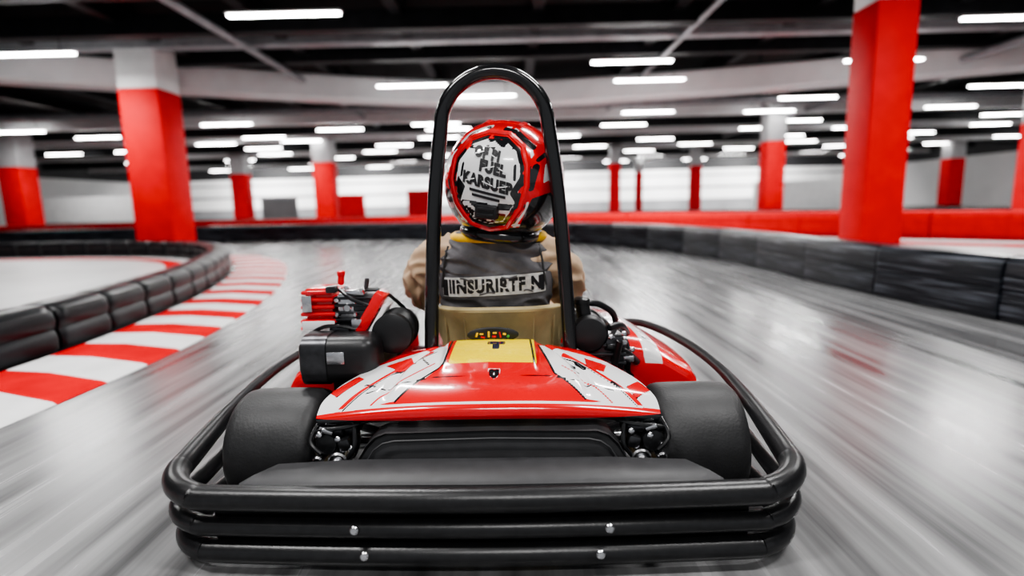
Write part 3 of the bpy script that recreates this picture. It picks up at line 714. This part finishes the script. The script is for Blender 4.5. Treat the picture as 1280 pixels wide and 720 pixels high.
pt = bpy.data.objects.new('person_t', me); C.objects.link(pt)
mod = pt.modifiers.new('s', 'SKIN'); mod.use_smooth_shade = True
for i, sv in enumerate(me.skin_vertices[0].data): sv.radius = RD[i]; sv.use_root = (i == pel)
sb = pt.modifiers.new('d', 'SUBSURF'); sb.levels = 4; sb.render_levels = 4
dg = bpy.context.evaluated_depsgraph_get(); dg.update()
pm = bpy.data.meshes.new_from_object(pt.evaluated_get(dg)); bpy.data.objects.remove(pt)
pm.name = 'person'; pm.materials.clear(); pm.materials.append(m_suit); pm.materials.append(m_glove)
nrm = [v.normal.copy() for v in pm.vertices]
for v, n_ in zip(pm.vertices, nrm):              # loose cloth folds on the overalls
    c = v.co
    if c.y < 1.06 or (c.z < .47 and c.y < 1.5):
        wv = noise.noise(Vector((c.x*7, c.y*7, c.z*7)))*1.2
        q = Vector((c.x*9+wv, c.y*9-wv, c.z*24+c.y*8)); f = 1-abs(noise.noise(q))*3.2
        v.co += n_*(.013*f*min(1, max(0, (1.09-c.y)/.05) if c.z > .47 else 1))
for p in pm.polygons:
    p.use_smooth = True; c = p.center
    p.material_index = 1 if (c.y > 1.075 and c.z > .47 and abs(c.x) < .26) or (c.y > 1.53 and c.z < .25) else 0
person = bpy.data.objects.new('person', pm); C.objects.link(person)
person.location = KL + Vector((PX*math.cos(KR), PX*math.sin(KR), 0)); person.rotation_euler = (0, 0, KR)
tag(person, 'person in tan overalls, charcoal vest and red and white helmet, driving the go-kart', 'person')

# vest
VX0 = .022
VR = [(.43, .752, .168, .118), (.50, .738, .185, .130), (.58, .728, .194, .134), (.64, .724, .190, .128), (.69, .722, .164, .112), (.73, .721, .125, .092), (.765, .720, .085, .075)]
vr = crv([Vector((a, b_, c)) for a, b_, c, d in VR], 6); vd = crv([Vector((d, 0, 0)) for a, b_, c, d in VR], 6)
def vest_at(z):
    for i in range(len(vr)-1):
        if vr[i].x <= z <= vr[i+1].x:
            t = (z-vr[i].x)/(vr[i+1].x-vr[i].x); q = vr[i].lerp(vr[i+1], t); return q.y, q.z, vd[i].x+(vd[i+1].x-vd[i].x)*t
    return vr[-1].y, vr[-1].z, vd[-1].x
def vest_pt(a, z, off=0):
    cy, rx, ry = vest_at(z); e = 2/2.6
    c_, s_ = math.cos(a), math.sin(a)
    return Vector((VX0+math.copysign(abs(s_)**e, s_)*(rx+off), cy-math.copysign(abs(c_)**e, c_)*(ry+off), z))
bm = bmesh.new(); rl = []
for z in crv(vr, 3):
    r_ = []
    for k in range(120):
        p = vest_pt(2*PI*k/120, z.x); g = abs(noise.noise(Vector((p.x*9, p.y*8, p.z*24+p.x*6))))
        r_.append(vest_pt(2*PI*k/120, z.x, .006-.030*g if not .52 < z.x < .605 else .001))
    rl.append(r_)
rings(bm, rl, cap=False)
vest = obj('vest', bm, m_vest, person, ang=60)
def vx(x, z, off):                                   # point on the back of the vest at sideways offset x
    cy, rx, ry = vest_at(z); n_ = 2.6
    q = max(0, 1-(abs(x)/rx)**n_)**(1/n_)
    return Vector((VX0+x, cy-q*ry-off, z))
bm = bmesh.new()
rings(bm, [[vx(-.166+.332*i/40, z + .012*(i/40-.5)*1.0, o_) for i in range(41)] for z, o_ in ((.534, -.002), (.535, .005), (.556, .005), (.576, .005), (.597, .005), (.598, -.002))], closed_ring=False, cap=False)
band = obj('reflective_band', bm, m_band, vest)
bm = text_bm('INSURIRTF N', .058, .76, .0030, 1.14)
for v in bm.verts: x, y = v.co.x, v.co.y; v.co = vx(x+.010, .566+y*1.0+x*.036, .0068)
obj('lettering', bm, m_ink, band)
for i, (x, w_, z0, z1) in enumerate(((-.156, .018, .538, .592), (-.139, .007, .545, .592), (.156, .012, .540, .592))):
    bm = bmesh.new(); rings(bm, [[vx(x-w_/2+w_*j/3, z+x*.036, .0066) for j in range(4)] for z in (z0, z1)], closed_ring=False, cap=False); obj('lettering_block', bm, m_ink, band)
# worn-through scuffs that break the print on the band
for x, z, w_, h_, m_ in ((-.105, .572, .030, .004, m_band), (-.06, .556, .022, .004, m_band), (-.02, .575, .026, .0035, m_band), (.03, .560, .030, .004, m_band), (.075, .570, .022, .004, m_band), (.12, .560, .020, .004, m_band),
                         (-.085, .588, .040, .005, m_vest), (.05, .590, .05, .005, m_vest), (-.02, .540, .05, .005, m_vest), (.11, .541, .03, .005, m_vest)):
    bm = bmesh.new(); rings(bm, [[vx(x-w_/2+w_*j/4, zz+x*.036+.004*math.sin(j+x*60), .0078) for j in range(5)] for zz in (z, z+h_)], closed_ring=False, cap=False); obj('scuff', bm, m_, band)
bm = bmesh.new(); sweep(bm, [vest_pt(2*PI*k/48, .714, .004)+Vector((.014, 0, 0)) for k in range(48)], .016, 10, closed=True); obj('collar', bm, m_yellow, person)
bm = bmesh.new(); rings(bm, [[vest_pt(2*PI*k/48, z, .008) for k in range(48)] for z in (.43, .445, .452)], cap=False); obj('hem', bm, m_vestdk, vest)
for s in (-1, 1):                                    # arm-hole edging
    bm = bmesh.new(); sweep(bm, crv([vx(s*.145, .69, .004), vx(s*.155, .65, .006), vx(s*.160, .61, .006), vx(s*.168, .56, .008)], 6), .004, 6); obj('arm_hole_trim', bm, m_vestdk, vest)

# helmet
W_, L_, H_, N_ = .187, .19, .190, 2.3
def hel(th, ph):
    def se(c): return math.copysign(abs(c)**(2/N_), c)
    x = W_*se(math.sin(th))*se(math.cos(ph)); y = -L_*se(math.cos(th))*se(math.cos(ph)); z = H_*se(math.sin(ph))
    g = 1-.14*(z/H_)**2 if z < 0 else 1-.10*(z/H_)**2
    return Vector((x*g, y*g, z))
def hback(x, z, off=0):
    g = 1-.14*(z/H_)**2 if z < 0 else 1-.10*(z/H_)**2
    q = max(0, 1-(abs(x/g)/W_)**N_-(abs(z)/H_)**N_)**(1/N_)
    return Vector((x, -L_*q*g-off, z))
HX6 = [(-.064, .112), (-.02, .130), (.032, .128), (.070, .100), (.088, .055), (.092, .005), (.080, -.052), (.046, -.106), (.0, -.118), (-.048, -.106), (-.086, -.055), (-.104, .005), (-.100, .062)]
NH = len(HX6)
bm = bmesh.new(); NTH = 220
PH0 = R(-52)
phs = [PH0+(R(88)-PH0)*j/90 for j in range(91)]
vsr = rings(bm, [[hel(2*PI*k/NTH, p) for k in range(NTH)] for p in phs], cap=False); bm.faces.new(vsr[-1])
helmet = obj('helmet', bm, sdf_mat('helmet_paint', RED, [(0, (.80, .80, .80)), (1, (.01, .01, .012))], .18, .9), person, ang=60)
def hsdf(v):
    if v.y > .03:
        return (abs(v.z+.02)-.012 if v.y < .06 else 1, 1, 1, 1)
    p = (v.x, v.z); h = sd_poly(p, HX6)
    rg = noise.noise(Vector((v.x*45, v.z*45, 3.1)))
    wh = h
    wh = min(wh, max(abs(h-.036)-.004, -v.z+.03, -abs(v.x)+.02, rg-.25), max(abs(h-.032)-.003, v.z+.04))
    wh = min(wh, sd_poly(p, [(.150, .015), (.170, .03), (.165, .085), (.148, .07)]), sd_poly(p, [(-.142, .02), (-.17, .03), (-.162, .09), (-.138, .07)]), max(abs(v.z+.114)-.004, -abs(v.x)+.03))
    bl = max(abs(h-.0045)-.0055, -.30-rg)
    bl = min(bl, max(abs(h-.024)-.004, v.z-.07, -rg-.05), sd_poly(p, [(.125, -.03), (.19, .0), (.17, -.11), (.085, -.13)]), sd_poly(p, [(-.13, -.03), (-.19, .0), (-.17, -.11), (-.09, -.13)]), v.z+.122,
             max(h+.004, v.z+.050, -(rg+.10)), sd_poly(p, [(-.10, .02), (-.070, -.01), (-.085, -.05), (-.10, -.03)]), sd_poly(p, [(.09, .03), (.065, -.02), (.085, -.05)]), max(h, -v.z+.098, rg+.05),
             sd_seg(p, (.128, .06), (.120, .0), .009), sd_seg(p, (.145, .10), (.130, .08), .006), sd_seg(p, (-.085, .132), (-.03, .160), .006), sd_seg(p, (.06, .150), (.11, .114), .007),
             sd_seg(p, (.02, .160), (.05, .155), .006), sd_seg(p, (-.137, .0), (-.128, -.02), .005), sd_seg(p, (-.130, .09), (-.115, .11), .005),
             sd_seg(p, (-.084, .055), (-.086, .02), .004), sd_seg(p, (.073, .06), (.076, .02), .004))
    return (wh, bl, 1, 1)
set_sdf(helmet, hsdf)
hm = Matrix.Translation((.064, .675, .889)) @ Matrix.Rotation(R(-13), 4, 'Z') @ Matrix.Rotation(R(7), 4, 'Y') @ Matrix.Rotation(R(4), 4, 'X')
helmet.matrix_local = hm
bm = bmesh.new(); sweep(bm, [hel(2*PI*k/64, PH0) + Vector((0, 0, -.004)) for k in range(64)], .021, 12, closed=True); obj('base_trim', bm, m_hoop, helmet)
# raised frame round the back panel
bm = bmesh.new(); hx = []
for i in range(NH):
    a, b_ = HX6[i], HX6[(i+1) % NH]
    for t in range(4): hx.append(hback(1.18*(a[0]+(b_[0]-a[0])*t/4), 1.13*(a[1]+(b_[1]-a[1])*t/4)+.0, -.004))
sweep(bm, hx, .010, 8, closed=True); obj('panel_frame', bm, m_red, helmet)
for s_, tx, z, sz in (('OF PI', -.012, .086, .040), ('FUEL', .010, .046, .044), ('KARSUEP', -.004, .004, .044)):
    bm = text_bm(s_, sz, .78, .0030, 1.10)
    for v in bm.verts: x, y = v.co.x+tx, v.co.y+z-v.co.x*.18; v.co = hback(x, y, .0025)
    obj('lettering', bm, m_ink, helmet)
for z, w_, x in ((-.028, .11, .0), (-.041, .085, -.004)):
    bm = bmesh.new(); rings(bm, [[hback(x-w_/2+w_*i/12, z+d-(i/12-.5)*w_*.15, .0025) for i in range(13)] for d in (0, .008)], closed_ring=False, cap=False); obj('lettering_line', bm, m_ink, helmet)
for x, z, w_, sl in ((-.035, .088, .026, .3), (.008, .080, .022, -.5), (.0, .048, .032, .2), (.040, .042, .022, -.4), (-.055, .010, .030, .25), (.0, .002, .032, -.35), (.045, -.004, .028, .2)):
    bm = bmesh.new(); rings(bm, [[hback(x-w_/2+w_*i/6, z+d+sl*(i/6-.5)*w_, .0038) for i in range(7)] for d in (0, .003)], closed_ring=False, cap=False); obj('scuff', bm, m_whitegl, helmet)
bm = bmesh.new(); p = hback(0, -.078, .004); box(bm, p, (.070, .03, .042), .008); box(bm, p+Vector((0, -.014, .008)), (.05, .012, .008), .002); box(bm, p+Vector((0, -.014, -.008)), (.05, .012, .008), .002); obj('rear_vent', bm, m_tube, helmet)
bm = bmesh.new(); rl = []
for ph in [R(-20+45*j/10) for j in range(11)]:
    rl.append([hel(PI+R(70)*(2*i/30-1), ph)*1.012 for i in range(31)])
rings(bm, rl, closed_ring=False, cap=False); obj('visor', bm, m_visor, helmet)
for s in (-1, 1):
    bm = bmesh.new(); sweep(bm, [hback(s*.05, .165, .0)+Vector((0, .01, .002)), Vector((s*.055, -.03, .178)), Vector((s*.05, .04, .178))], .010, 8); obj('top_fin', bm, m_red, helmet)
